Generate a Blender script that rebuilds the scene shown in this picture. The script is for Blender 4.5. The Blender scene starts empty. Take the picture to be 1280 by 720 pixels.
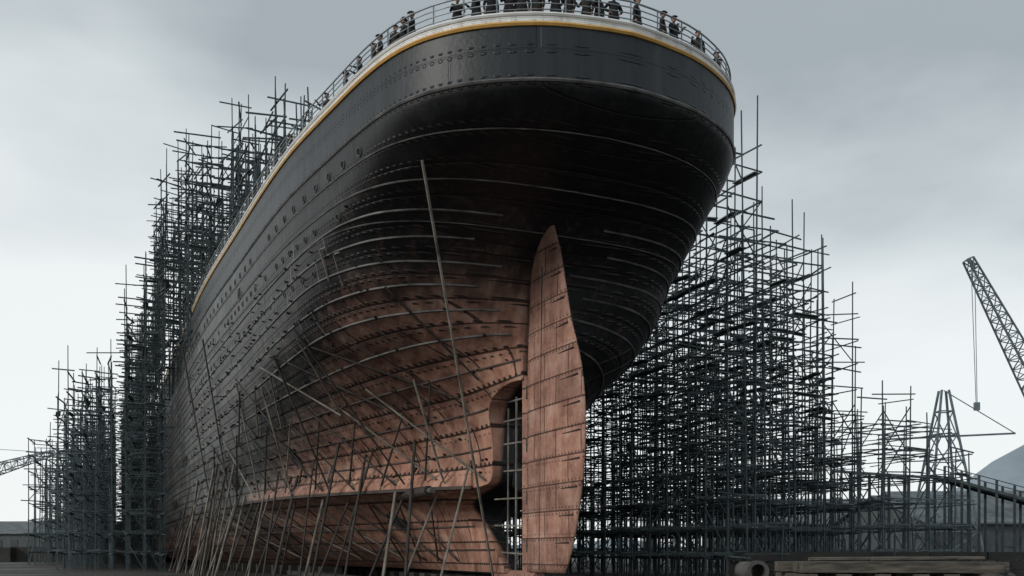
import bpy, math, random
import numpy as np
from mathutils import Vector, Matrix
random.seed(7); np.random.seed(7)
R=random.random
U=random.uniform
scene=bpy.context.scene
col=scene.collection
scene.view_settings.view_transform='Standard'
scene.view_settings.look='None'
scene.view_settings.exposure=0

# ------------------------------------------------------------ node helpers
class NT:
    def __init__(s,name,world=False):
        if world:
            s.o=bpy.data.worlds.new(name)
        else:
            s.o=bpy.data.materials.new(name)
        s.o.use_nodes=True
        s.t=s.o.node_tree
        s.t.nodes.clear()
    def n(s,typ,**k):
        nd=s.t.nodes.new(typ)
        for a,b in k.items(): setattr(nd,a,b)
        return nd
    def l(s,a,b): s.t.links.new(a,b)
    def setin(s,inp,v):
        if hasattr(v,'is_output') or isinstance(v,bpy.types.NodeSocket): s.l(v,inp)
        else: inp.default_value=v
    def m(s,op,a,b=0.0,c=0.0,clamp=False):
        nd=s.n('ShaderNodeMath',operation=op); nd.use_clamp=clamp
        s.setin(nd.inputs[0],a); s.setin(nd.inputs[1],b)
        if op in('MULTIPLY_ADD',): s.setin(nd.inputs[2],c)
        return nd.outputs[0]
    def mix(s,f,a,b,bt='MIX'):
        nd=s.n('ShaderNodeMix',data_type='RGBA',blend_type=bt)
        s.setin(nd.inputs[0],f)
        for i,v in((6,a),(7,b)):
            if isinstance(v,tuple) and len(v)==3: v=v+(1,)
            s.setin(nd.inputs[i],v)
        return nd.outputs[2]
    def mr(s,v,a,b,c=0.,d=1.,smooth=False):
        nd=s.n('ShaderNodeMapRange')
        if smooth: nd.interpolation_type='SMOOTHSTEP'
        s.setin(nd.inputs[0],v)
        for i,x in zip((1,2,3,4),(a,b,c,d)): s.setin(nd.inputs[i],x)
        return nd.outputs[0]
    def noise(s,vec,scale,detail=4,rough=.55):
        nd=s.n('ShaderNodeTexNoise'); s.l(vec,nd.inputs['Vector'])
        nd.inputs['Scale'].default_value=scale; nd.inputs['Detail'].default_value=detail
        nd.inputs['Roughness'].default_value=rough
        return nd.outputs[0]
    def mapping(s,vec,sc):
        nd=s.n('ShaderNodeMapping'); s.l(vec,nd.inputs[0]); nd.inputs['Scale'].default_value=sc
        return nd.outputs[0]
    def ramp(s,f,stops):
        nd=s.n('ShaderNodeValToRGB'); s.l(f,nd.inputs[0])
        e=nd.color_ramp.elements
        while len(e)<len(stops): e.new(.5)
        for x,(p,c) in zip(e,stops):
            x.position=p; x.color=tuple(c)+((1,) if len(c)==3 else ())
        return nd.outputs[0]
    def out(s,colr,rough=.8,metal=0.,bump=None,bs=.3,bd=.05,spec=.5):
        b=s.n('ShaderNodeBsdfPrincipled')
        if isinstance(colr,tuple): colr=colr+(1,) if len(colr)==3 else colr
        s.setin(b.inputs['Base Color'],colr); s.setin(b.inputs['Roughness'],rough)
        s.setin(b.inputs['Metallic'],metal)
        b.inputs['Specular IOR Level'].default_value=spec
        if bump is not None:
            bn=s.n('ShaderNodeBump'); bn.inputs['Strength'].default_value=bs
            bn.inputs['Distance'].default_value=bd
            s.l(bump,bn.inputs['Height']); s.l(bn.outputs[0],b.inputs['Normal'])
        o=s.n('ShaderNodeOutputMaterial'); s.l(b.outputs[0],o.inputs[0])
        return s.o

def simple(name,c1,c2,scale=2.,rough=.8,metal=0.,bs=.3,stretch=(1,1,1),spec=.5):
    t=NT(name); tc=t.n('ShaderNodeTexCoord').outputs['Object']
    v=t.mapping(tc,stretch)
    n=t.noise(v,scale,5,.6)
    f=t.mr(n,.3,.7)
    return t.out(t.mix(f,c1,c2),rough,metal,n,bs,.03,spec)

M_pole=simple('scaffold_timber_dark',(.026,.036,.041),(.085,.112,.12),1.5,.85)
M_polef=simple('scaffold_timber_hazed',(.065,.088,.098),(.14,.175,.187),1.5,.9)  # paler, bluer copy for farther scaffolds; distance haze put into the colour
M_plank=simple('scaffold_plank',(.06,.075,.078),(.2,.225,.225),1.5,.85)
M_prop=simple('shore_timber',(.06,.052,.045),(.27,.245,.21),1.2,.8)
M_propd=simple('shore_timber_tarred',(.012,.011,.01),(.06,.052,.045),1.2,.8)
M_steel=simple('strake_steel',(.03,.03,.03),(.16,.155,.148),1.3,.6,.2)
M_steeld=simple('strake_steel_dark',(.018,.014,.012),(.07,.05,.042),1.3,.65,.1)
M_gold=simple('gold_paint',(.5,.27,.06),(.62,.36,.1),2,.45)
M_white=simple('white_paint',(.6,.61,.6),(.78,.79,.78),1.2,.5)
M_rail=simple('rail_steel',(.12,.14,.15),(.3,.33,.34),2,.5,.3)
M_deck=simple('deck_planks',(.16,.12,.08),(.3,.24,.17),1,.8,stretch=(.2,6,1))
M_coat=simple('dark_wool',(.008,.009,.012),(.02,.02,.024),8,.95)
M_coat2=simple('brown_wool',(.016,.013,.011),(.035,.03,.025),8,.95)
M_skin=simple('skin',(.3,.17,.12),(.4,.24,.17),6,.6)
M_hair=simple('hair',(.02,.013,.01),(.05,.03,.02),30,.7)
M_eye=simple('eye_dark',(.02,.02,.02),(.05,.05,.05),5,.3)
M_hole=simple('dark_interior',(.004,.004,.005),(.012,.011,.01),2,.95)
M_baulk=simple('weathered_baulk',(.028,.025,.021),(.14,.122,.1),2.5,.9,bs=.8,stretch=(.6,5,5))
M_crane=simple('crane_steel',(.08,.11,.13),(.16,.21,.24),1,.6,.2)
M_shed=simple('corrugated_shed',(.05,.06,.065),(.1,.115,.12),1,.8)
M_roof=simple('shed_roof',(.06,.072,.08),(.16,.18,.19),.6,.7)
M_glass=simple('window_glass',(.02,.03,.035),(.05,.06,.07),1,.15)
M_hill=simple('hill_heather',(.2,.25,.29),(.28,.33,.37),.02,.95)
M_bank=simple('dark_bank',(.02,.022,.02),(.06,.058,.05),.5,.95,bs=.8)

# ------------------------------------------------------------ ship frame
ANG=math.atan2(.922,-.387)
SM=Matrix.Translation((2.05,40,0))@Matrix.Rotation(ANG,4,'Z')

def add_mesh(name,verts,faces,mats,mi=None,smooth=False,parent=None,mat=None):
    me=bpy.data.meshes.new(name)
    me.from_pydata([tuple(map(float,v)) for v in verts],[],[tuple(map(int,f)) for f in faces])
    for m in (mats if isinstance(mats,(list,tuple)) else [mats]): me.materials.append(m)
    if mi is not None: me.polygons.foreach_set('material_index',mi)
    if smooth: me.polygons.foreach_set('use_smooth',[True]*len(me.polygons))
    me.update()
    ob=bpy.data.objects.new(name,me); col.objects.link(ob)
    if parent is not None: ob.parent=parent
    if mat is not None: ob.matrix_world=mat
    return ob
def empty(name,mat=Matrix.Identity(4)):
    e=bpy.data.objects.new(name,None); col.objects.link(e); e.matrix_world=mat; e.empty_display_size=.5
    return e

class Bars:
    def __init__(s): s.v=[];s.f=[];s.mi=[]
    def bar(s,a,b,r,mi=0,n=4,r2=None,flat=None):
        a=Vector(a);b=Vector(b);d=b-a
        if d.length<1e-4:return
        d.normalize()
        up=Vector((0,0,1)) if abs(d.z)<.9 else Vector((1,0,0))
        x=d.cross(up).normalized();y=x.cross(d).normalized()
        r2=r if r2 is None else r2
        k=len(s.v)
        fy=1 if flat is None else flat
        for p,rr in((a,r),(b,r2)):
            for i in range(n):
                t=2*math.pi*(i+.5)/n
                s.v.append(p+x*(math.cos(t)*rr)+y*(math.sin(t)*rr*fy))
        for i in range(n):
            j=(i+1)%n
            s.f.append((k+i,k+j,k+n+j,k+n+i)); s.mi.append(mi)
        s.f.append(tuple(k+i for i in reversed(range(n)))); s.mi.append(mi)
        s.f.append(tuple(k+n+i for i in range(n))); s.mi.append(mi)
    def box(s,c,sz,mi=0,rot=0.):
        cx,cy,cz=c;k=len(s.v);ca,sa=math.cos(rot),math.sin(rot)
        for dz in(-.5,.5):
            for dx,dy in((-.5,-.5),(.5,-.5),(.5,.5),(-.5,.5)):
                x=dx*sz[0];y=dy*sz[1]
                s.v.append((cx+x*ca-y*sa,cy+x*sa+y*ca,cz+dz*sz[2]))
        for f in((3,2,1,0),(4,5,6,7),(0,1,5,4),(1,2,6,5),(2,3,7,6),(3,0,4,7)):
            s.f.append(tuple(k+i for i in f));s.mi.append(mi)
    def tube(s,pts,r,mi=0,n=6):
        pts=[Vector(p) for p in pts];k=len(s.v);m=len(pts)
        for i,p in enumerate(pts):
            d=(pts[min(i+1,m-1)]-pts[max(i-1,0)]).normalized()
            up=Vector((0,0,1)) if abs(d.z)<.9 else Vector((1,0,0))
            x=d.cross(up).normalized();y=x.cross(d).normalized()
            for j in range(n):
                t=2*math.pi*j/n
                s.v.append(p+x*math.cos(t)*r+y*math.sin(t)*r)
        for i in range(m-1):
            for j in range(n):
                j2=(j+1)%n
                s.f.append((k+i*n+j,k+i*n+j2,k+(i+1)*n+j2,k+(i+1)*n+j));s.mi.append(mi)
    def make(s,name,mats,parent=None,mat=None,smooth=False):
        return add_mesh(name,s.v,s.f,mats,s.mi,smooth,parent,mat)

# ------------------------------------------------------------ hull maths
def pchip(x,y,xq):
    x=np.asarray(x,float);y=np.asarray(y,float);xq=np.clip(np.asarray(xq,float),x[0],x[-1])
    h=np.diff(x);dl=np.diff(y)/h;m=np.zeros_like(y);m[0]=dl[0];m[-1]=dl[-1]
    for i in range(1,len(x)-1):
        if dl[i-1]*dl[i]>0:
            w1=2*h[i]+h[i-1];w2=h[i]+2*h[i-1]
            m[i]=(w1+w2)/(w1/dl[i-1]+w2/dl[i])
    k=np.clip(np.searchsorted(x,xq)-1,0,len(h)-1);t=(xq-x[k])/h[k]
    return (2*t**3-3*t**2+1)*y[k]+(t**3-2*t**2+t)*h[k]*m[k]+(-2*t**3+3*t**2)*y[k+1]+(t**3-t**2)*h[k]*m[k+1]
rim=[(-6.1,0),(-6.0,1.0),(-5.9,1.6),(-5.6,2.9),(-5,4.3),(-4,5.8),(-2.5,7.1),(-1,7.8),(1,8.35),(3.3,8.8),(10,9.9),(21,10.8),(37,11.8),(60,12.3),(89,12.6),(260,12.6)]
far=[(60,12.3),(89,12.6),(260,12.6)]
L=[
(.5,[(3.3,.3),(8,.4),(15,.5),(21,.8),(30,2.4),(37,4),(60,7),(89,9),(260,9)]),
(2.6,[(3.3,.3),(8,.6),(10.5,1.1),(15,2.5),(21,4.6),(30,7.4),(37,8.8),(60,10.6),(89,11.6),(260,11.6)]),
(4.9,[(3.3,.3),(6,.45),(8,1.0),(10.5,2.1),(15,4.6),(21,7.3),(30,9.7),(37,10.7),(60,12),(89,12.5),(260,12.5)]),
(6.5,[(3.3,.3),(6,.5),(8,1.3),(10.5,2.8),(15,5.3),(21,7.9),(30,10),(37,10.9)]+far),
(8.5,[(3.3,.3),(6,.95),(8,2.4),(10.5,4.5),(15,7.1),(21,9.2),(30,10.7),(37,11.3)]+far),
(10.5,[(3.3,.3),(4.5,1.6),(6,3.5),(8,5.6),(10.5,7.3),(15,9.0),(21,10.1),(37,11.5)]+far),
(12.2,[(3.2,.3),(3.4,1.6),(4.2,4.1),(5.5,6.4),(7.5,8.1),(10,9.1),(15,10),(21,10.5),(37,11.6)]+far),
(14.2,[(2.6,.3),(2.65,2.0),(2.9,4.3),(3.5,6.4),(5,8.1),(7,9.1),(10,9.7),(21,10.75),(37,11.7)]+far),
(16.0,[(.4,0),(.45,2.3),(.65,4.3),(1.2,6.2),(2.3,7.7),(4.2,8.7),(10,9.8),(21,10.8),(37,11.75)]+far),
(17.3,[(-3.6,0),(-3.5,1.6),(-3.2,3.2),(-2.5,5.0),(-1.2,6.7),(.6,7.9),(3.3,8.7),(10,9.85),(21,10.8),(37,11.8)]+far),
(18.7,rim),(20.7,rim),(21.3,rim)]
zl=[a for a,_ in L]
D=np.concatenate([np.linspace(0,2,41),np.linspace(2.1,10,80),np.linspace(10.5,60,100),np.linspace(62,270,60)])
Wk=np.array([pchip([p[0]-t[0][0] for p in t],[p[1] for p in t],D) for _,t in L])
zg=np.arange(.5,21.31,.05)
WG=np.array([pchip(zl,Wk[:,j],zg) for j in range(len(D))]).T
S0=pchip(zl,[t[0][0] for _,t in L],zg)
def s0f(z): return np.interp(z,zg,S0)
def sst(a,b,x):
    t=np.clip((x-a)/(b-a),0,1);return t*t*(3-2*t)
def wsurf(s,z):
    s=np.asarray(s,float);z=np.asarray(z,float);s,z=np.broadcast_arrays(s,z)
    d=np.clip(s-s0f(z),0,269)
    fi=np.clip((z-.5)/.05,0,len(zg)-1.001);i=fi.astype(int);ft=fi-i
    j=np.clip(np.searchsorted(D,d)-1,0,len(D)-2);fd=(d-D[j])/(D[j+1]-D[j])
    w=(1-ft)*((1-fd)*WG[i,j]+fd*WG[i,j+1])+ft*((1-fd)*WG[i+1,j]+fd*WG[i+1,j+1])
    dz=z-4.9
    gz=np.where(dz>0,np.exp(-(dz/.8)**2),np.exp(-(dz/.35)**2))
    w=w+1.25*sst(6.6,10,s)*(1-sst(17,34,s))*gz
    w=w*np.clip(1-(np.clip(s-190,0,70)/70)**2.2,0.004,1)
    return w
ap_z=[.5,1,2.0,3.2,4.2,4.7,5.0,5.3,8.3,8.9,9.3,9.58]
ap_s=[5.2,5.4,6.6,8.6,10.4,8.9,6.9,6.5,6.1,5.6,4.8,3.9]
def smin(z):
    return float(np.interp(z,ap_z,ap_s)) if z<9.6 else float(s0f(z))
ship=empty('ocean_liner_hull',SM)

# ------------------------------------------------------------ hull material
t=NT('riveted_hull_plating')
tc=t.n('ShaderNodeTexCoord').outputs['Object']
sp=t.n('ShaderNodeSeparateXYZ');t.l(tc,sp.inputs[0]);S,Y_,Z=sp.outputs
ph=t.m('MULTIPLY',t.mr(Z,4.9,17.5),math.pi)
rise=t.m('MULTIPLY',t.m('MULTIPLY',t.m('SINE',ph),3.0),t.m('EXPONENT',t.m('MULTIPLY',t.m('MAXIMUM',S,0.),-1/12)))
zw=t.m('SUBTRACT',Z,rise)
cb=t.n('ShaderNodeCombineXYZ');t.l(S,cb.inputs[0]);t.l(zw,cb.inputs[1])
br=t.n('ShaderNodeTexBrick');t.l(cb.outputs[0],br.inputs['Vector'])
br.inputs['Scale'].default_value=1;br.inputs['Brick Width'].default_value=3.6;br.inputs['Row Height'].default_value=1.1
br.inputs['Mortar Size'].default_value=.04;br.inputs['Mortar Smooth'].default_value=.3
br.inputs['Color1'].default_value=(.66,.64,.62,1);br.inputs['Color2'].default_value=(1.15,1.13,1.1,1)
br.inputs['Mortar'].default_value=(.16,.14,.14,1)
nb=t.noise(tc,.16,4,.6);nm=t.noise(tc,.9,6,.65);nf=t.noise(tc,7,5,.7)
st=t.noise(t.mapping(tc,(2.2,2.2,.13)),1.,5,.65)
rv=t.n('ShaderNodeTexVoronoi');rv.inputs['Randomness'].default_value=.0;rv.inputs['Scale'].default_value=3.6
t.l(cb.outputs[0],rv.inputs['Vector'])
dot=t.mr(rv.outputs['Distance'],.16,.28,1,0)
fr=t.m('ABSOLUTE',t.m('SUBTRACT',t.m('FRACT',t.m('DIVIDE',zw,1.1)),.5))
seam=t.mr(fr,.30,.36)
riv=t.m('MULTIPLY',dot,seam)
# red-lead primer / black topcoat boundary (red dropped to starboard: shade of underside and aperture painted in)
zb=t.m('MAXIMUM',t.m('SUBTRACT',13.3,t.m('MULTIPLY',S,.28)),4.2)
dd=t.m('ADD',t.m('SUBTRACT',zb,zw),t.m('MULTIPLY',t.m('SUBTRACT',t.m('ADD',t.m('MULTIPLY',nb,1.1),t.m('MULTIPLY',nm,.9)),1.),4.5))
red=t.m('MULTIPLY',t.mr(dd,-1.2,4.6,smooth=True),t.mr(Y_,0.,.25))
mixr=t.m('ADD',t.m('MULTIPLY',nm,.5),t.m('MULTIPLY',st,.5))
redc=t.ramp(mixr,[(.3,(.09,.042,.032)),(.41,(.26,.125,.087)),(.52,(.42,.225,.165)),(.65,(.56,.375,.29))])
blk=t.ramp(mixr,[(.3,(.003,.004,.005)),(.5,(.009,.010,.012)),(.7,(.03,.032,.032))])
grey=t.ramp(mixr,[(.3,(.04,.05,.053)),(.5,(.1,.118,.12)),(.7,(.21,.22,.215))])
blk=t.mix(t.mr(S,8,38,0,.95),blk,grey)  # greying forward paints the sky's reflected sheen into the black
rust=t.m('MULTIPLY',t.mr(st,.54,.68),.7)
blk=t.mix(t.m('MULTIPLY',rust,t.mr(Z,18.,14.)),blk,(.11,.062,.046))
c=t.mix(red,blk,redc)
c=t.mix(1.,c,br.outputs['Color'],'MULTIPLY')
topm=t.mr(Z,18.6,18.72)
topc=t.ramp(st,[(.35,(.008,.012,.015)),(.6,(.018,.024,.029)),(.8,(.045,.052,.056))])
c=t.mix(topm,c,topc)
c=t.mix(t.m('MULTIPLY',riv,t.m('SUBTRACT',1.,topm)),c,(.02,.016,.014))
wm=t.mr(Z,20.76,20.8)
c=t.mix(wm,c,t.mix(t.mr(st,.45,.7),(.75,.76,.74),(.5,.5,.47)))
bh=t.m('ADD',t.m('ADD',t.m('MULTIPLY',riv,.6),t.m('MULTIPLY',br.outputs['Fac'],-.8)),t.m('ADD',t.m('MULTIPLY',nm,.5),t.m('MULTIPLY',nf,.22)))
ro=t.mix(red,(.5,.5,.5),(.78,.78,.78));ro=t.mix(topm,ro,(.45,.45,.45))
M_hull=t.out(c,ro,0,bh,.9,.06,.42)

# ------------------------------------------------------------ hull mesh
rows=sorted(set([round(x,3) for x in list(np.arange(.7,18.6,.3))+[4.2,4.4,4.6,4.7,4.85,4.95,5.05,5.2,9.5,9.57,9.61,18.5,18.66,18.74,19.2,19.8,20.4,20.7,20.8,21.05]]))
g=np.concatenate([[0,.0015,.005,.012,.02,.035,.055,.08,.11,.15,.2],np.linspace(.26,1,13)])*6/253
g=np.concatenate([g,(6+np.linspace(.7,60,60))/253,np.linspace(70,253,40)/253])
V=[];NC=None
for z in rows:
    sm=smin(z);s=sm+g*(253+6.1-sm)
    w=wsurf(s,z)
    half=[(sm,0,z)]+[(a,b,z) for a,b in zip(s,w)]
    stb=[(a,-b,c_) for a,b,c_ in half[1:]][::-1]
    row=stb+half
    NC=len(row);V+=row
F=[]
for i in range(len(rows)-1):
    for j in range(NC-1):
        a=i*NC+j
        F.append((a,a+NC,a+NC+1,a+1))
F.append(tuple(range(NC)))
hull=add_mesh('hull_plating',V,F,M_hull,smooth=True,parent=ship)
hull.data.set_sharp_from_angle(angle=math.radians(32)) if hasattr(hull.data,'set_sharp_from_angle') else None
DZ=20.62
ss=np.concatenate([-6.05+np.array([0,.1,.3,.6,1,1.6,2.4,3.5,5]),np.arange(0,254,4.)])
wd=np.maximum(wsurf(ss,20.5)-.03,0.01)
dv=[(a,b,DZ) for a,b in zip(ss,wd)]+[(a,-b,DZ) for a,b in zip(ss,wd)][::-1]
add_mesh('weather_deck',dv,[tuple(range(len(dv)))],M_deck,parent=ship)

# ---- strakes (lapped plating edges)
st_=Bars()
sd=np.concatenate([np.linspace(0,10,41),np.linspace(11,60,50),np.linspace(63,190,44)])
def zcurve(zf,d):
    z=zf
    for _ in range(8): z=zf+3.0*math.sin(math.pi*min(max((z-4.9)/12.6,0),1))*math.exp(-max(d,0)/12)
    return z
def strake(zf,r,mi=0,smax=190):
    for side in (1,-1):
        pts=[]
        for d in np.concatenate([np.linspace(-6.1,12,150),sd[40:]+2]):
            if d>smax: break
            z=min(zcurve(zf,d),21.2)
            if d<smin(z)+.03: continue
            pts.append((d,side*float(wsurf(d,z)),z))
        if len(pts)>2: st_.tube(pts,r,mi,5)
for zf in [1.8,3.0,4.9,6.0,7.15,8.3,9.4,10.5,11.6,12.7,13.8,14.9]:
    strake(zf,.06 if zf!=4.9 else .12,3 if zf<9 else 0)
def ring(z,r,mi=0,smax=190,off=0):
    s0=smin(z)
    ds=np.concatenate([[0,.02,.06,.12,.2,.35,.5,.75,1],np.linspace(1.3,10,40),np.linspace(11,smax,90)])
    P=[(s0+d,float(wsurf(s0+d,z))+(off if d>.3 else off*.5),z) for d in ds]
    pts=[(a,-b,c_) for a,b,c_ in P[::-1]]+P[0:]
    pts=[(a-(off if abs(b)<1.2 else 0),b,c_) for a,b,c_ in pts]
    st_.tube(pts,r,mi,6)
for z,r in((18.7,.075),(17.6,.035),(16.6,.045),(15.6,.035)): ring(z,r)
ring(20.7,.09,1,off=.02)
ring(21.06,.07,2,off=.0)
for i in range(150):
    s=U(4,75);zf=random.choice([6.0,7.15,8.3,9.4,10.5,11.6,12.7,13.8,14.9]);z1=zcurve(zf,s);z2=zcurve(zf+1.1,s)
    if s<smin(z1)+.3: continue
    for side in(1,-1):
        st_.tube([(s,side*(float(wsurf(s,z))-.01),z) for z in np.linspace(z1,z2,4)],.04,3 if zf<9 else 0,4)
st_.make('strakes_and_mouldings',[M_steel,M_gold,M_white,M_steeld],ship)

# ---- railing
ra=Bars()
ds=np.concatenate([[0,.02,.06,.12,.2,.35,.5,.75,1],np.linspace(1.3,10,40),np.linspace(11,150,100)])
P=[Vector((-6.0+d,max(float(wsurf(-6.1+d,20.7))-.1,0),0)) for d in ds]
RP=[Vector((p.x,-p.y,0)) for p in P[::-1]]+P[1:]
for z,r in((21.3,.022),(21.52,.022),(21.74,.022),(21.96,.035)):
    ra.tube([p+Vector((0,0,z)) for p in RP],r,0,5)
cl=len(P)-1
arc=[0.]
for i in range(1,len(RP)): arc.append(arc[-1]+(RP[i]-RP[i-1]).length)
arc=np.array(arc);arc-=arc[cl]
RX=np.array([p.x for p in RP]);RY=np.array([p.y for p in RP])
def rimpt(a,inset=0):
    x=np.interp(a,arc,RX);y=np.interp(a,arc,RY)
    x2=np.interp(a+.2,arc,RX);y2=np.interp(a+.2,arc,RY);x1=np.interp(a-.2,arc,RX);y1=np.interp(a-.2,arc,RY)
    tx,ty=x2-x1,y2-y1;l=math.hypot(tx,ty);n=(-ty/l,tx/l)
    if n[0]*(x-15)+n[1]*y<0:n=(-n[0],-n[1])
    return x-n[0]*inset,y-n[1]*inset,math.atan2(n[1],n[0])
for a in np.arange(-120,120,1.25):
    x,y,_=rimpt(a);ra.bar((x,y,21.0),(x,y,21.98),.03,0,5)
ra.make('stern_railing',[M_rail],ship)

# ---- portholes
po=Bars()
def disc(s,z,r,side=1,mi=0,ry=None,off=.02):
    ry=ry or r
    e=.15
    w=float(wsurf(s,z));ws=(float(wsurf(s+e,z))-float(wsurf(s-e,z)))/(2*e);wz=(float(wsurf(s,z+e))-float(wsurf(s,z-e)))/(2*e)
    c0=Vector((s,side*w,z));tu=Vector((1,side*ws,0)).normalized();tv=Vector((0,side*wz,1)).normalized()
    n=tu.cross(tv).normalized()
    if n.y*side<0:n=-n
    nn=14
    def ringv(rr,rry,o):
        k=len(po.v)
        for i in range(nn):
            an=2*math.pi*i/nn
            po.v.append(c0+tu*math.cos(an)*rr+tv*math.sin(an)*rry+n*o)
        return k
    a=ringv(r*1.3,ry*1.3,-.02);b=ringv(r*1.22,ry*1.22,off+.02);d_=ringv(r,ry,off+.02);e_=ringv(r*.97,ry*.97,.012)
    for p,q in((a,b),(b,d_),(d_,e_)):
        for i in range(nn):
            j=(i+1)%nn;po.f.append((p+i,p+j,q+j,q+i));po.mi.append(1)
    po.f.append(tuple(e_+i for i in range(nn)));po.mi.append(mi)
for s in np.arange(1.4,90,1.5):
    if R()<.9:
        disc(s,17.95,.15);disc(s,17.95,.15,-1)
for s in np.arange(4,90,1.15):
    if R()<.75: disc(s,16.1,.13)
for s in np.arange(7,100,1.3):
    if R()<.65: disc(s,14.4,.12)
disc(21,16.9,.5,ry=.35,mi=0);disc(46,15.2,.8,ry=.45)
po.make('portholes',[M_hole,M_steel],ship)
# ---- unplated openings: near-black sheets on the plating paint their unlit inside
op=Bars()
def opening(s,z,a,b):
    nn=16;k=len(op.v)
    for i in range(nn):
        an=2*math.pi*i/nn;q=.7+.5*R()
        s1=s+math.cos(an)*a*q;z1=z+math.sin(an)*b*q
        op.v.append((s1,float(wsurf(s1,z1))+.035,z1))
    op.v.append((s,float(wsurf(s,z))+.035,z))
    for i in range(nn): op.f.append((k+i,k+(i+1)%nn,k+nn));op.mi.append(0)
    for i in range(3):
        s1=s-a*.6+a*.6*i;op.bar((s1,float(wsurf(s1,z-b))+.06,z-b*.9),(s1,float(wsurf(s1,z+b))+.06,z+b*.9),.05,1)
for o in((50,9.5,2.6,.45),(30,6.5,.8,.6),(19.5,7.2,.45,.6),(14.5,3.4,.7,.5),(60,6.2,2.4,.4)): opening(*o)
op.make('unplated_openings',[M_hole,M_steel],ship)

# ---- rudder
tr=[(0.75,16.05),(0.35,15.3),(0,14.6),(-.55,13),(-1.1,11.35),(-1.7,10.1),(-2.1,9.0),(-2.35,7.2),(-2.3,5.8),(-2.05,4.4),(-1.1,1.7),(-.5,.8)]
zt=[p[1] for p in tr][::-1];sv=[p[0] for p in tr][::-1]
hz=[.8,9,12.5,14.2,15.2,16.05];hs=[3.0,3.0,2.8,2.6,1.9,.95]
rz=np.concatenate([np.linspace(.8,15.8,46),[16.0]])
V=[];F=[]
cf=[0,.08,.25,.5,.75,.93,1.];th=[.2,.26,.27,.22,.15,.08,.03]
for z in rz:
    a=float(pchip(hz,hs,[z])[0]);b=float(pchip(zt,sv,[z])[0])
    ring_=[(a+(b-a)*f,h,z) for f,h in zip(cf,th)]+[(a+(b-a)*f,-h,z) for f,h in list(zip(cf,th))[::-1]]
    V+=ring_
n=len(cf)*2
for i in range(len(rz)-1):
    for j in range(n):
        j2=(j+1)%n;F.append((i*n+j,i*n+j2,(i+1)*n+j2,(i+1)*n+j))
F.append(tuple(range(n))[::-1]);F.append(tuple((len(rz)-1)*n+j for j in range(n)))
t=NT('rudder_red_lead')
tc=t.n('ShaderNodeTexCoord').outputs['Object']
sp=t.n('ShaderNodeSeparateXYZ');t.l(tc,sp.inputs[0])
cb=t.n('ShaderNodeCombineXYZ');t.l(sp.outputs[0],cb.inputs[0]);t.l(sp.outputs[2],cb.inputs[1])
br=t.n('ShaderNodeTexBrick');t.l(cb.outputs[0],br.inputs['Vector'])
br.inputs['Scale'].default_value=1;br.inputs['Brick Width'].default_value=2.1;br.inputs['Row Height'].default_value=1.15
br.inputs['Mortar Size'].default_value=.035
br.inputs['Color1'].default_value=(.75,.75,.75,1);br.inputs['Color2'].default_value=(1.1,1.08,1.05,1);br.inputs['Mortar'].default_value=(.25,.23,.23,1)
nm=t.noise(tc,1.1,6,.7);st2=t.noise(t.mapping(tc,(1.6,1.6,.35)),1,5,.65);nf=t.noise(tc,8,5,.7)
mx=t.m('ADD',t.m('MULTIPLY',nm,.6),t.m('MULTIPLY',st2,.4))
c=t.ramp(mx,[(.3,(.09,.045,.035)),(.41,(.26,.13,.095)),(.52,(.4,.22,.165)),(.66,(.52,.36,.29))])
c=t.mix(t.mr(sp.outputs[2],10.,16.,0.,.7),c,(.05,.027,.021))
c=t.mix(1.,c,br.outputs['Color'],'MULTIPLY')
rv=t.n('ShaderNodeTexVoronoi');rv.inputs['Randomness'].default_value=0;rv.inputs['Scale'].default_value=3.6;t.l(cb.outputs[0],rv.inputs['Vector'])
dot=t.m('MULTIPLY',t.mr(rv.outputs['Distance'],.14,.26,1,0),t.mr(t.m('ABSOLUTE',t.m('SUBTRACT',t.m('FRACT',t.m('DIVIDE',sp.outputs[2],1.15)),.5)),.3,.36))
c=t.mix(t.m('MULTIPLY',dot,.6),c,(.05,.025,.02))
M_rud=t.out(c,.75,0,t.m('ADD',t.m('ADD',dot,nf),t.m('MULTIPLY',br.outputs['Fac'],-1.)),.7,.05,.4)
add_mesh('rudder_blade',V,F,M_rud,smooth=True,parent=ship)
rb=Bars()
for z in np.arange(2.0,15.6,1.15):
    a=float(pchip(hz,hs,[z])[0]);b=float(pchip(zt,sv,[z])[0])
    L_=(a-b)
    rb.bar((a,.2,z),(a-L_*.95,.12,z+.1),.035,3,5);rb.bar((a,-.2,z),(a-L_*.95,-.12,z+.1),.035,3,5)
for z in (2,4.2,6.6,9,11.4,13.4):
    a=float(pchip(hz,hs,[z])[0]);rb.bar((a+.12,0,z-.3),(a+.12,0,z+.3),.2,3,8)
rb.bar((1.6,.24,.9),(1.3,.24,14.2),.035,3,5)
rb.bar((3.4,0,.3),(3.4,0,9.75),.26,1,8)
rb.bar((4.6,.1,.4),(4.5,.1,9.0),.05,2);rb.bar((5.6,.1,.4),(5.5,.1,8.6),.04,2)
for z in (1.6,2.9,4.2,5.5,6.8,7.9,8.8): rb.bar((3.5,.12,z),(7.2 if z<4.8 else 6.0,.12,z+.12),.05,2)
rb.bar((7.0,0,.55),(2.2,0,.55),.3,1,8)
rb.make('rudder_fittings',[M_steel,M_rud,M_prop,M_steeld],ship)
ws=Bars()
for sd_ in(1,-1):
    y0=float(wsurf(10.6,4.9))*sd_
    ws.bar((13,y0*1.02,4.72),(8.2,y0*.95,4.72),.34,0,14,r2=.26)
    ws.bar((8.2,y0*.95,4.72),(7.6,y0*.95,4.72),.15,1,10)
ws.make('shaft_bossings',[M_steeld,M_steel],ship,smooth=False)

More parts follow.
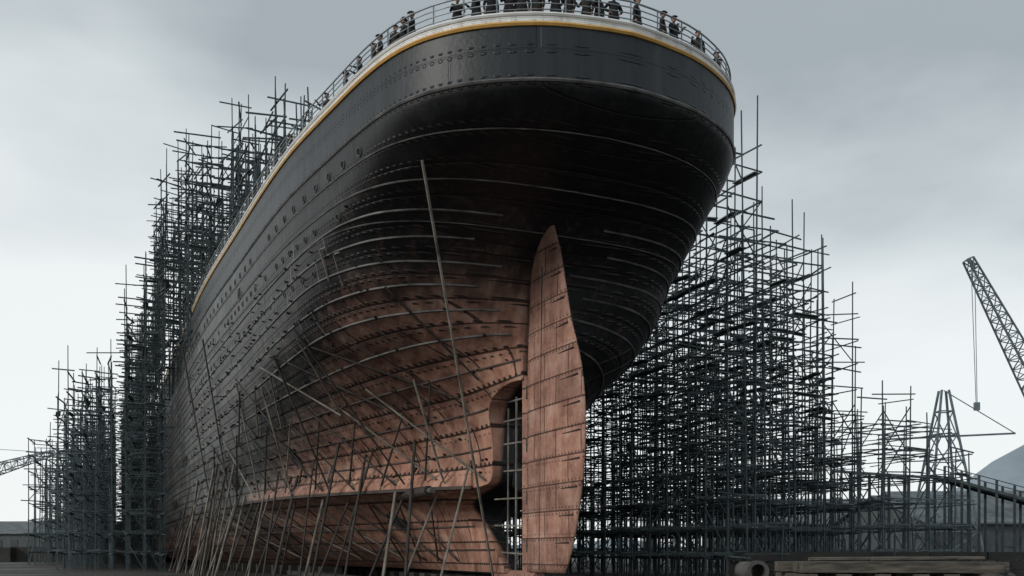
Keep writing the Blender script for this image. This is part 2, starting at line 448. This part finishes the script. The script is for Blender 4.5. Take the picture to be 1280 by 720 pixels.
# ---- shores & staging poles on the port quarter
def hug(s1,z1,s2,z2,off=.12,side=1):
    w1=float(wsurf(max(s1,smin(z1)),z1));w2=float(wsurf(max(s2,smin(z2)),z2));m=-99
    for k in np.linspace(0,1,15):
        s=s1+(s2-s1)*k;z=z1+(z2-z1)*k;w=w1+(w2-w1)*k
        if z<.8: continue
        m=max(m,float(wsurf(max(s,smin(z)),z))-w)
    return (s1,side*(w1+m+off),z1),(s2,side*(w2+m+off),z2)
sh=Bars()
def pm(): return random.choice((0,2,2))
def pole(s1,z1,s2,z2,r,mi,off=.1):
    if s1<smin(z1)+.2 or s2<smin(z2)+.2: return
    p,q=hug(s1,z1,s2,z2,off);sh.bar(p,q,r,mi,6,r2=r*.8)
p,q=hug(-1,17.0,6.5,0.5);sh.bar(p,q,.06,0,6)
for a in [(7.4,10,8.8,5.2),(10,12.5,10.8,5.2),(14,12,16.2,5.2),(4.2,13.4,5.2,9.8),(18,11,19.5,5),(23,12,24,5),(30,16,31,4),(38,17,38,3)]:
    pole(*a,.065,pm())
# crossed bracing, bay by bay, two tiers, straight poles
s=6.9
while s<34:
    dx=2.2+s*.05+U(-.3,.3);top_=8.6+1.2*math.exp(-s/12)
    if R()<.92: pole(s,5.3+U(-.2,.2),s+dx*1.15,top_+U(-.4,.6),.06,pm())
    if R()<.88: pole(s+dx*1.1,5.3+U(-.2,.2),s+.1,top_+U(-.4,.6),.06,pm(),.2)
    s+=dx*U(.8,1.05)
s=6.6
while s<25:
    dx=2.4+s*.05+U(-.3,.3);zz=8.4+1.2*math.exp(-s/12)
    if R()<.8: pole(s,zz,s+dx,zz+2.9+U(-.5,.5),.055,pm())
    if R()<.75: pole(s+dx,zz,s+.3,zz+2.9+U(-.5,.5),.055,pm(),.18)
    s+=dx*U(.9,1.25)
s=10.8
while s<34:
    dx=1.7+s*.04
    pole(s,1.2,s+dx,4.3,.055,pm());pole(s+dx,1.2,s,4.3,.055,pm(),.2)
    s+=dx*U(.85,1.15)
for i in range(26):
    s=8+i*1.0+U(-.3,.3);z=U(4.5,8) if s>12 else U(5.5,7.5)
    w=float(wsurf(s,z));ds_=(1 if i%2 else -1)*U(.8,3.4)
    foot=(s+ds_,w+U(.8,2.2),.02)
    sh.bar((s,w+.05,z),foot,U(.055,.085),pm(),6)
for i in range(20):
    s=U(33,56);z=U(3,8)
    w=float(wsurf(s,z));sh.bar((s,w+.05,z),(s+U(-2.5,2.5),w+U(.8,2.0),.02),U(.05,.075),pm(),5)
for s,z in((5.5,13.6),(6.0,13.9)):
    w=float(wsurf(s,z));sh.bar((s,w+.05,z),(s-.2,w+.5,z+1.3),.05);sh.bar((s-.2,w+.5,z+1.3),(s-.9,w+.4,z+1.2),.04)
for i in range(620):
    s=U(1,45);zf=random.choice([6.0,7.15,8.3,9.4,10.5,11.6,12.7,13.8]);z=zcurve(zf,s)+U(-.12,.12)
    if R()<.3: z=U(5.5,16.5)
    if s<smin(z)+.4: continue
    w=float(wsurf(s,z));sh.bar((s,w-.02,z),(s+U(-.1,.1),w+.12,z+.02),U(.025,.07),1,5)
sh.make('shoring_timbers',[M_prop,M_hole,M_propd],None,SM)

# keel blocks
kb=Bars()
for s in np.arange(4,200,2.2):
    kb.box((s,0,.22),(1.0,1.6,.44))
    for tt in(-7,7):
        if s>26: kb.box((s,tt*min(1,s/50),.35),(.9,1.5,.7))
for tt in(-5,5): kb.box((100,tt,.15),(190,1.1,.3))
kb.make('keel_blocks',[M_bank],None,SM)

# ------------------------------------------------------------ scaffolding
def scaffold(B,sr,tr_,ds,dt,H,base=lambda s,t:0.,lift=1.9,r=.075,pl=.14,jit=.22,led=.85,dg=.12,tall=.3,tx=3.2):
    S_=np.arange(sr[0],sr[1]+.01,ds);T_=np.arange(tr_[0],tr_[1]+.01,dt)
    px={}
    for i,s in enumerate(S_):
        for j,t_ in enumerate(T_):
            x=s+U(-jit,jit);y=t_+U(-jit,jit);h=H(s,t_)*U(.94,1.03)+(U(0,tx) if R()<tall else 0)
            b=base(s,t_)
            if h-b<2: px[i,j]=None;continue
            lx,ly=U(-.35,.35),U(-.25,.25)
            px[i,j]=(x,y,b,h,lx,ly)
            B.bar((x,y,b),(x+lx,y+ly,h),r*U(.8,1.25),0,4,r2=r*.6)
    def at(p,z):
        k=(z-p[2])/max(p[3]-p[2],.1);return Vector((p[0]+p[4]*k,p[1]+p[5]*k,z))
    for (i,j),p in px.items():
        if p is None: continue
        for di,dj in((1,0),(0,1)):
            q=px.get((i+di,j+dj))
            if not q: continue
            z=max(p[2],q[2])+lift*(.8 if di else .95)
            zt_=min(p[3],q[3])+ (.5 if R()<.5 else 0)
            while z<zt_:
                if R()<led:
                    a=at(p,z+U(-.08,.08));b_=at(q,z+U(-.08,.08));d=(b_-a).normalized()
                    B.bar(a-d*U(.2,.9),b_+d*U(.2,1.1),r*U(.6,.9),0,4)
                    if R()<pl and z<zt_-1:
                        B.bar(a+Vector((0,0,.12)),b_+Vector((0,0,.12)),.3,1,4,flat=.14)
                z+=lift
        for di,dj in((1,0),(0,1)):
            q=px.get((i+di,j+dj))
            if not q: continue
            z=p[2]
            while z<min(p[3],q[3])-lift*1.5:
                if R()<dg:
                    a=at(p,z);b_=at(q,z+lift*1.5)
                    if R()<.5:a,b_=at(q,z),at(p,z+lift*1.5)
                    B.bar(a,b_,r*.6,0,4)
                z+=lift
def mirror(B):
    B.v=[Vector((v[0],-v[1],v[2])) for v in B.v];B.f=[tuple(reversed(f)) for f in B.f]
B=Bars()
def Hr(s,t_):
    if s<5+(t_-13.4)*.58: return 0
    if t_<15: h=26.5 if s<11 else 24.5
    elif t_<17: h=24.5
    elif t_<21: h=22.0
    elif t_<27.5: h=23.2
    else: h=18.5
    return h-(2.2 if int(s*.37+t_*.5)%3==0 else 0)
scaffold(B,(5,42),(13.4,31.5),1.95,2.0,Hr,r=.066,pl=.18,lift=1.65,dg=.16,tall=.3,tx=4.2,led=.8)
mirror(B)
B.make('scaffolding',[M_pole,M_plank],None,SM)
B=Bars()
scaffold(B,(48,100),(14,28),4.0,3.0,lambda s,t_:24,r=.1,pl=.3,lift=2.0)
mirror(B)
B.make('scaffolding',[M_polef,M_plank],None,SM)
B=Bars()
scaffold(B,(16,40),(33.5,43),2.4,2.3,lambda s,t_:12.6 if t_<39 else (11.8 if s>18 else 9.5),r=.075,pl=.15,lift=1.9,tall=.35)
scaffold(B,(46,90),(32,56),6,4.5,lambda s,t_:9.5,r=.09,pl=.5,lift=2.2)
mirror(B)
B.make('scaffolding',[M_polef,M_plank],None,SM)
# port side
B=Bars()
scaffold(B,(50,170),(13.7,18),2.6,1.45,lambda s,t_:31.5 if t_<14.6 else (28 if t_<16 else (24 if t_<17.2 else 20)),r=.085,pl=.12,lift=1.8)
B.make('scaffolding',[M_pole,M_plank],None,SM)
B=Bars()
scaffold(B,(62,190),(18.1,23),3.4,1.15,lambda s,t_:21.5-(t_-18.4)*1.0,r=.09,pl=.15,lift=1.9)
scaffold(B,(100,200),(24,28),5,2.0,lambda s,t_:18-(t_-24)*.4,r=.11,pl=.2,lift=2.1)
B.make('scaffolding',[M_polef,M_plank],None,SM)
B=Bars()
def bd(s): return float(wsurf(s,20.7))
def Hd(s,t_):
    if s<33 and t_>bd(s)-.4: return 0
    if t_>bd(s)+1.9: return 0
    return min(22.4+max(s-6,0)*.31,32.5)
scaffold(B,(10,66),(7.6,13.9),1.9,1.25,Hd,base=lambda s,t_:DZ if t_<bd(s)-.3 else 17.2,r=.07,pl=.05,lift=1.5,led=.8,tall=.4)
B.make('scaffolding',[M_pole,M_plank],None,SM)

# ------------------------------------------------------------ people
def tube_sphere(B,c,rx,ry,rz,mi,nu=12,nv=8):
    k=len(B.v)
    for i in range(nv+1):
        th_=math.pi*i/nv
        for j in range(nu):
            p=2*math.pi*j/nu
            B.v.append((c[0]+rx*math.sin(th_)*math.cos(p),c[1]+ry*math.sin(th_)*math.sin(p),c[2]+rz*math.cos(th_)))
    for i in range(nv):
        for j in range(nu):
            j2=(j+1)%nu;B.f.append((k+i*nu+j,k+(i+1)*nu+j,k+(i+1)*nu+j2,k+i*nu+j2));B.mi.append(mi)
def person_mesh(idx,pose,coat,hat):
    arms={'rail':[((.25,.05,1.16),(.2,.3,1.22)),((-.25,.05,1.16),(-.2,.3,1.22))],
          'down':[((.25,-.03,1.13),(.25,.05,.88)),((-.25,-.03,1.13),(-.25,.05,.88))],
          'point':[((.27,.1,1.2),(.3,.3,1.3)),((-.25,-.03,1.13),(-.24,.06,.88))],
          'hips':[((.36,-.05,1.17),(.2,.08,1.02)),((-.36,-.05,1.17),(-.2,.08,1.02))]}[pose]
    v=[(0,0,.95),(0,.0,1.12),(0,.01,1.32),(0,0,1.47),(0,.015,1.56)]
    r=[.155,.15,.165,.075,.055]
    e=[(0,1),(1,2),(2,3),(3,4)]
    for sgn,(el,wr) in zip((1,-1),arms):
        k=len(v);v+=[(.17*sgn,0,1.41),el,wr];r+=[.085,.06,.042];e+=[(2,k),(k,k+1),(k+1,k+2)]
    for sgn in(1,-1):
        k=len(v);v+=[(.1*sgn,0,.86),(.11*sgn,.02+.02*sgn,.48),(.12*sgn,-.02,.09),(.13*sgn,.15,.05)];r+=[.105,.075,.055,.045]
        e+=[(0,k),(k,k+1),(k+1,k+2),(k+2,k+3)]
    me=bpy.data.meshes.new('tmp');me.from_pydata(v,e,[]);ob=bpy.data.objects.new('tmp',me);col.objects.link(ob)
    md=ob.modifiers.new('skin','SKIN')
    for i,d in enumerate(me.skin_vertices[0].data): d.radius=(r[i],r[i]*.85);d.use_root=(i==0)
    sb=ob.modifiers.new('sub','SUBSURF');sb.levels=1;sb.render_levels=1
    dg_=bpy.context.evaluated_depsgraph_get();dg_.update()
    m2=bpy.data.meshes.new_from_object(ob.evaluated_get(dg_))
    P=Bars()
    P.v=[tuple(x.co) for x in m2.vertices];P.f=[tuple(p.vertices) for p in m2.polygons];P.mi=[0]*len(P.f)
    bpy.data.objects.remove(ob)
    nn=14;k=len(P.v)
    for z,rx,ry in((1.1,.175,.145),(.95,.2,.165),(.75,.22,.19),(.55,.25,.22)):
        for j in range(nn):
            a=2*math.pi*j/nn;P.v.append((rx*math.cos(a),ry*math.sin(a),z))
    for i in range(3):
        for j in range(nn):
            j2=(j+1)%nn;P.f.append((k+i*nn+j,k+(i+1)*nn+j,k+(i+1)*nn+j2,k+i*nn+j2));P.mi.append(0)
    tube_sphere(P,(0,.02,1.655),.075,.095,.118,1);tube_sphere(P,(0,-.005,1.69),.08,.095,.095,2)
    P.bar((0,.11,1.665),(0,.125,1.635),.012,1,5,r2=.018)
    P.bar((-.022,.105,1.6),(.022,.105,1.6),.006,3)
    for sg in(1,-1):
        tube_sphere(P,(.03*sg,.1,1.665),.012,.01,.009,3,6,4);tube_sphere(P,(.078*sg,.01,1.65),.012,.022,.032,1,6,4)
    if hat=='cap':
        tube_sphere(P,(0,.02,1.75),.11,.135,.035,0,12,6);P.bar((0,.1,1.73),(0,.18,1.715),.06,0,6,flat=.15)
    else:
        P.bar((0,.01,1.735),(0,.01,1.745),.15,0,14);P.bar((0,.01,1.74),(0,.01,1.85),.095,0,14,r2=.085)
    for sgn,(el,wr) in zip((1,-1),arms):
        d=(Vector(wr)-Vector(el)).normalized();w=Vector(wr);x=d.cross(Vector((0,0,1)));x=x.normalized() if x.length>.1 else Vector((0,1,0))
        nrm=x.cross(d).normalized()
        P.bar(w-d*.01,w+d*.09,.045,1,6,flat=.5)
        for fi,(o,l) in enumerate(((-.033,.062),(-.011,.075),(.011,.07),(.033,.055))):
            a=w+d*.085+x*o;b=a+d*l*.55-nrm*.01;c2=b+d*l*.35-nrm*.03
            P.bar(a,b,.011,1,5);P.bar(b,c2,.010,1,5,r2=.007)
        a=w+d*.03-x*.035*sgn;P.bar(a,a+d*.035-x*.03*sgn,.013,1,5);P.bar(a+d*.035-x*.03*sgn,a+d*.065-x*.035*sgn,.011,1,5,r2=.008)
    m=bpy.data.meshes.new('person_body_%d'%idx)
    m.from_pydata([tuple(a) for a in P.v],[],P.f)
    for q in(coat,M_skin,M_hair,M_eye): m.materials.append(q)
    m.polygons.foreach_set('material_index',P.mi);m.polygons.foreach_set('use_smooth',[True]*len(P.f));m.update()
    return m
PM=[person_mesh(0,'rail',M_coat,'cap'),person_mesh(1,'down',M_coat,'hat'),person_mesh(2,'point',M_coat2,'cap'),person_mesh(3,'hips',M_coat,'cap'),person_mesh(4,'down',M_coat2,'cap')]
AA=[5.9,5.3,4.6,4.1,3.5,2.8,2.3,1.6,1.1,.5, 9.0,9.5,10.1,11.3,11.8, 13.2,14.6,16.8, -.6,-1.9,-2.5,-4.2,-6.2,-6.9,-8.4, 6.7,22]
for i,a in enumerate(AA):
    x,y,an=rimpt(a,.42)
    ob=bpy.data.objects.new('person',PM[i%5] if i%3 else PM[(i//3)%5]);col.objects.link(ob)
    ob.matrix_world=SM@Matrix.Translation((x,y,DZ))@Matrix.Rotation(an-math.pi/2+U(-.8,.8),4,'Z')@Matrix.Diagonal((1.05,1.05,U(.94,1.03),1))

# ------------------------------------------------------------ ground
t=NT('mud_and_cinders')
tc=t.n('ShaderNodeTexCoord').outputs['Object']
n1=t.noise(tc,.08,6,.6);n2=t.noise(tc,1.3,6,.7)
c=t.ramp(t.m('ADD',t.m('MULTIPLY',n1,.5),t.m('MULTIPLY',n2,.5)),[(.35,(.016,.015,.014)),(.5,(.035,.032,.029)),(.65,(.075,.07,.06))])
M_ground=t.out(c,t.mr(n1,.4,.6,.5,.95),0,n2,.8,.15)
GV=[];N=60
xs=np.sinh(np.linspace(-4.2,4.2,N))*90
for y in xs:
    for x in xs: GV.append((x,y+40,0 if abs(x)>400 or y>400 else -.05*R()))
GF=[(j*N+i,j*N+i+1,(j+1)*N+i+1,(j+1)*N+i) for j in range(N-1) for i in range(N-1)]
add_mesh('ground',GV,GF,M_ground)
B=Bars()
for i in range(20):
    B.box((-190+i*9+U(-1,1),165+U(-3,3),1.2),(9.5,8,2.6+U(-.4,.6)),0,U(-.05,.05))
B.make('quay_wall',[M_bank])

# timber stack near right
B=Bars()
for layer in range(5):
    z=.16+layer*.29
    if layer%2==0:
        for k in range(5):
            ln=U(4.2,5.4);B.box((9.7+U(-.3,.3),23.3+k*.5+U(-.04,.04),z),(ln,.36,.26),0,.03*U(-1,1))
    else:
        for k in range(6):
            B.box((7.3+k*.9+U(-.1,.1),24.3,z),(.3,2.6,.24),0,.05*U(-1,1))
for k in range(4): B.bar((7.6+U(-.3,2),23.4+k*.4,1.52),(11.2+U(-1,1),23.6+k*.4,1.54),.05,0,6)
B.make('timber_stack',[M_baulk])
B=Bars()
for l_ in range(3):
    for k in range(2):
        if l_%2==0: B.box((6.1,23.5+k*.9,.16+l_*.32),(1.2,.3,.3),0)
        else: B.box((5.75+k*.7,23.95,.16+l_*.32),(.28,1.5,.3),0)
B.make('timber_crib',[M_baulk])
B=Bars();nn=22
for (ro_,y0,y1) in((.23,23.3,24.7),(.27,23.2,23.32)):
    k=len(B.v)
    for rr,yy in((ro_,y0),(ro_,y1),(.18,y1),(.18,y0)):
        for i in range(nn):
            a=2*math.pi*i/nn;B.v.append((6.1+rr*math.cos(a),yy,1.22+rr*math.sin(a)))
    for q in range(4):
        for i in range(nn):
            j=(i+1)%nn;B.f.append((k+q*nn+i,k+q*nn+j,k+((q+1)%4)*nn+j,k+((q+1)%4)*nn+i));B.mi.append(0)
B.make('cast_iron_pipe',[M_steel])
B=Bars()
for k in range(16):
    B.bar((12.9+U(0,4),26+U(-1,2),.1+U(0,.6)),(13.5+U(0,5),29+U(-1,3),.2+U(0,.9)),.09,0,6)
B.make('timber_pile',[M_propd])
B=Bars()
for x in range(8):
    for l_ in range(3): B.box((14+x*4.4+U(-.6,.6),52+x*1.8,.35+l_*.55),(3.9,1.8,.5),0,.2+U(-.08,.08))
B.make('timber_stack',[M_bank])

# ------------------------------------------------------------ cranes
def lattice(B,p0,p1,w0,w1,n,r):
    p0=Vector(p0);p1=Vector(p1);d=(p1-p0).normalized()
    up=Vector((0,0,1)) if abs(d.z)<.95 else Vector((0,1,0))
    x=d.cross(up).normalized();y=x.cross(d).normalized()
    prev=None
    for i in range(n+1):
        k=i/n;c_=p0.lerp(p1,k);w=w0+(w1-w0)*k
        cur=[c_+x*sx*w/2+y*sy*w/2 for sx,sy in((-1,-1),(1,-1),(1,1),(-1,1))]
        for j in range(4): B.bar(cur[j],cur[(j+1)%4],r*.6)
        if prev:
            for j in range(4):
                B.bar(prev[j],cur[j],r);B.bar(prev[j] if i%2 else prev[(j+1)%4],cur[(j+1)%4] if i%2 else cur[j],r*.6)
        prev=cur
B=Bars()
tip=Vector((63.3,130,42.3));root=Vector((80.1,135,16.7))
lattice(B,root,tip,3.2,1.0,20,.14)
B.bar(tip,tip+Vector((.9,0,-1)),.3)
for dx in(.0,.5): B.bar(tip+Vector((.4+dx,0,-.5)),tip+Vector((1.1+dx*.3,0,-20)),.05)
B.box(tuple(tip+Vector((1.2,0,-20.4))),(.7,.5,1.1))
rx,ry,rz_=root
lattice(B,(rx+2,ry,0),(rx+2,ry,rz_+1),6,3.5,6,.22)
B.box((rx+4,ry,rz_+1),(9,4,3.5))
B.bar((rx+4,ry,rz_+2),(rx+10,ry,rz_+9),.25);B.bar((rx+10,ry,rz_+9),(rx+8.5,ry,rz_+2),.12)
B.make('lattice_crane',[M_crane])
B=Bars()
a=Vector((-155.4,260,21));b=Vector((-122.5,250,28.2))
lattice(B,a,b,4.0,1.2,16,.16)
B.bar(b,b+Vector((0,0,-6)),.08)
lattice(B,(a.x,a.y,0),(a.x,a.y,a.z+10),5,3,8,.3);B.bar((a.x,a.y,a.z+10),b,.1);B.box((a.x-4,a.y,a.z),(7,4,3))
B.make('lattice_crane',[M_crane])
B=Bars()
cx,cy,tz=48.4,105,19.8
for sx,sy in((-3.3,-3),(3.3,-3),(3.3,3),(-3.3,3)):
    B.bar((cx+sx,cy+sy,0),(cx+sx*.12,cy+sy*.12,tz),.15)
for k in(.2,.4,.6,.75,.88):
    z=tz*k;f=1-k*.88
    pts=[(cx+sx*f,cy+sy*f,z) for sx,sy in((-3.3,-3),(3.3,-3),(3.3,3),(-3.3,3))]
    for j in range(4):
        B.bar(pts[j],pts[(j+1)%4],.09)
        f2=1-(k-.2)*.88;z2=tz*(k-.2);q=((-3.3,-3),(3.3,-3),(3.3,3),(-3.3,3))[j]
        B.bar((cx+q[0]*f2,cy+q[1]*f2,z2),pts[(j+1)%4],.07)
B.bar((cx-7,cy,tz-5.5),(cx+8,cy,tz-4.8),.14);B.bar((cx,cy,tz),(cx+8,cy,tz-4.8),.06)
B.make('derrick_tower',[M_crane])

# ------------------------------------------------------------ sheds
def shed(x,y,w,d,h,rh,rot):
    e=empty('shipyard_shed',Matrix.Translation((x,y,0))@Matrix.Rotation(rot,4,'Z'))
    V=[(-w/2,-d/2,0),(w/2,-d/2,0),(w/2,d/2,0),(-w/2,d/2,0),(-w/2,-d/2,h),(w/2,-d/2,h),(w/2,d/2,h),(-w/2,d/2,h),(-w/2,0,h+rh),(w/2,0,h+rh)]
    add_mesh('walls',V,[(0,1,5,4),(2,3,7,6),(1,2,6,9,5),(3,0,4,8,7)],M_shed,parent=e)
    b=Bars();ov=.6
    for s in(-1,1):
        k=len(b.v)
        for dz in(.05,.25):
            b.v+=[(-w/2-ov,s*(d/2+ov),h-ov*rh/(d/2)+dz),(w/2+ov,s*(d/2+ov),h-ov*rh/(d/2)+dz),(w/2+ov,0,h+rh+dz),(-w/2-ov,0,h+rh+dz)]
        for f in((0,1,2,3),(4,5,6,7),(0,1,5,4),(1,2,6,5),(3,0,4,7)): b.f.append(tuple(k+i for i in f));b.mi.append(0)
    b.make('roof',[M_roof],e)
    b=Bars()
    n=int(w/4)
    for i in range(n):
        b.box((-w/2+2+i*4,-d/2-.03,h*.62),(1.8,.12,1.6),0)
    b.box((0,-d/2-.04,2),(4,.12,4),0)
    b.make('windows_and_doors',[M_glass],e)
shed(68,120,46,22,5,3.5,.15);shed(95,160,60,26,8,4,-.1);shed(48,150,30,18,6,4,.1);shed(-120,230,50,22,6,3,-.1)
B=Bars()
g0=Vector((38.8,85,8.4));g1=Vector((47.1,80,5.1))
for dy in(-1,1):
    B.bar(g0+Vector((0,dy,0)),g1+Vector((0,dy,0)),.18);B.bar(g0+Vector((0,dy,1)),g1+Vector((0,dy,1)),.06)
    for k in np.linspace(0,1,8):
        p=g0.lerp(g1,k)+Vector((0,dy,0));B.bar((p.x,p.y,0),p+Vector((0,0,1)),.12)
B.bar(g0,g1,1.0,1,4,flat=.1)
g2=Vector((30,88,9.3));B.bar(g2,g0,.9,1,4,flat=.12)
for k in np.linspace(0,.9,6):
    p=g2.lerp(g0,k);B.bar((p.x,p.y,0),p,.15)
B.make('gangway',[M_pole,M_plank])

# hills
HV=[];nx=70
for i in range(nx):
    x=-900+i*45
    h=10+135*math.exp(-((x-720)/190)**2)+18*math.sin(i*.9)*.4+8*R()
    if x<100: h=9+5*R()
    HV+=[(x,1100,-2),(x,1160,h*.6),(x,1230,max(h,3)),(x,1500,-2)]
HF=[(i*4+k,(i+1)*4+k,(i+1)*4+k+1,i*4+k+1) for i in range(nx-1) for k in range(3)]
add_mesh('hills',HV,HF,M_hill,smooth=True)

# ------------------------------------------------------------ world
w=NT('World',world=True);scene.world=w.o
tc=w.n('ShaderNodeTexCoord').outputs['Generated']
sp=w.n('ShaderNodeSeparateXYZ');w.l(tc,sp.inputs[0])
mp=w.mapping(tc,(1.,1.,2.4))
n1=w.noise(mp,1.9,5,.48);n2=w.noise(mp,5.0,4,.5)
nn=w.m('ADD',w.m('MULTIPLY',w.m('SUBTRACT',n1,.5),.55),w.m('MULTIPLY',w.m('SUBTRACT',n2,.5),.12))
el=w.m('SUBTRACT',w.m('ADD',sp.outputs[2],w.m('MULTIPLY',sp.outputs[0],.16)),nn)
cl=w.ramp(el,[(.0,(.94,.97,.97)),(.19,(.9,.935,.94)),(.34,(.69,.745,.765)),(.5,(.39,.44,.47)),(.9,(.45,.5,.53))])
sky=w.n('ShaderNodeTexSky',sky_type='NISHITA');sky.sun_disc=False
sky.sun_elevation=math.radians(30);sky.sun_rotation=math.radians(-120)
b1=w.n('ShaderNodeBackground');w.l(cl,b1.inputs[0]);b1.inputs[1].default_value=1.04
b2=w.n('ShaderNodeBackground');w.l(sky.outputs[0],b2.inputs[0]);b2.inputs[1].default_value=.07
ms=w.n('ShaderNodeMixShader');ms.inputs[0].default_value=.1
w.l(b1.outputs[0],ms.inputs[1]);w.l(b2.outputs[0],ms.inputs[2])
o=w.n('ShaderNodeOutputWorld');w.l(ms.outputs[0],o.inputs[0])
sun=bpy.data.lights.new('sun','SUN');sun.energy=1.5;sun.angle=math.radians(12);sun.color=(1,.95,.88)
so=bpy.data.objects.new('sun',sun);col.objects.link(so)
e_=math.radians(28);az=math.radians(-122)
dv=Vector((math.sin(az)*math.cos(e_),math.cos(az)*math.cos(e_),math.sin(e_)))
so.rotation_euler=dv.to_track_quat('Z','Y').to_euler()

cam=bpy.data.cameras.new('camera');co=bpy.data.objects.new('camera',cam);col.objects.link(co)
co.location=(0,0,1.7);co.rotation_euler=(math.radians(90),0,0)
cam.sensor_width=36;cam.lens=1171/1280*36;cam.shift_y=330/1280;cam.clip_end=20000;cam.clip_start=.1
scene.camera=co
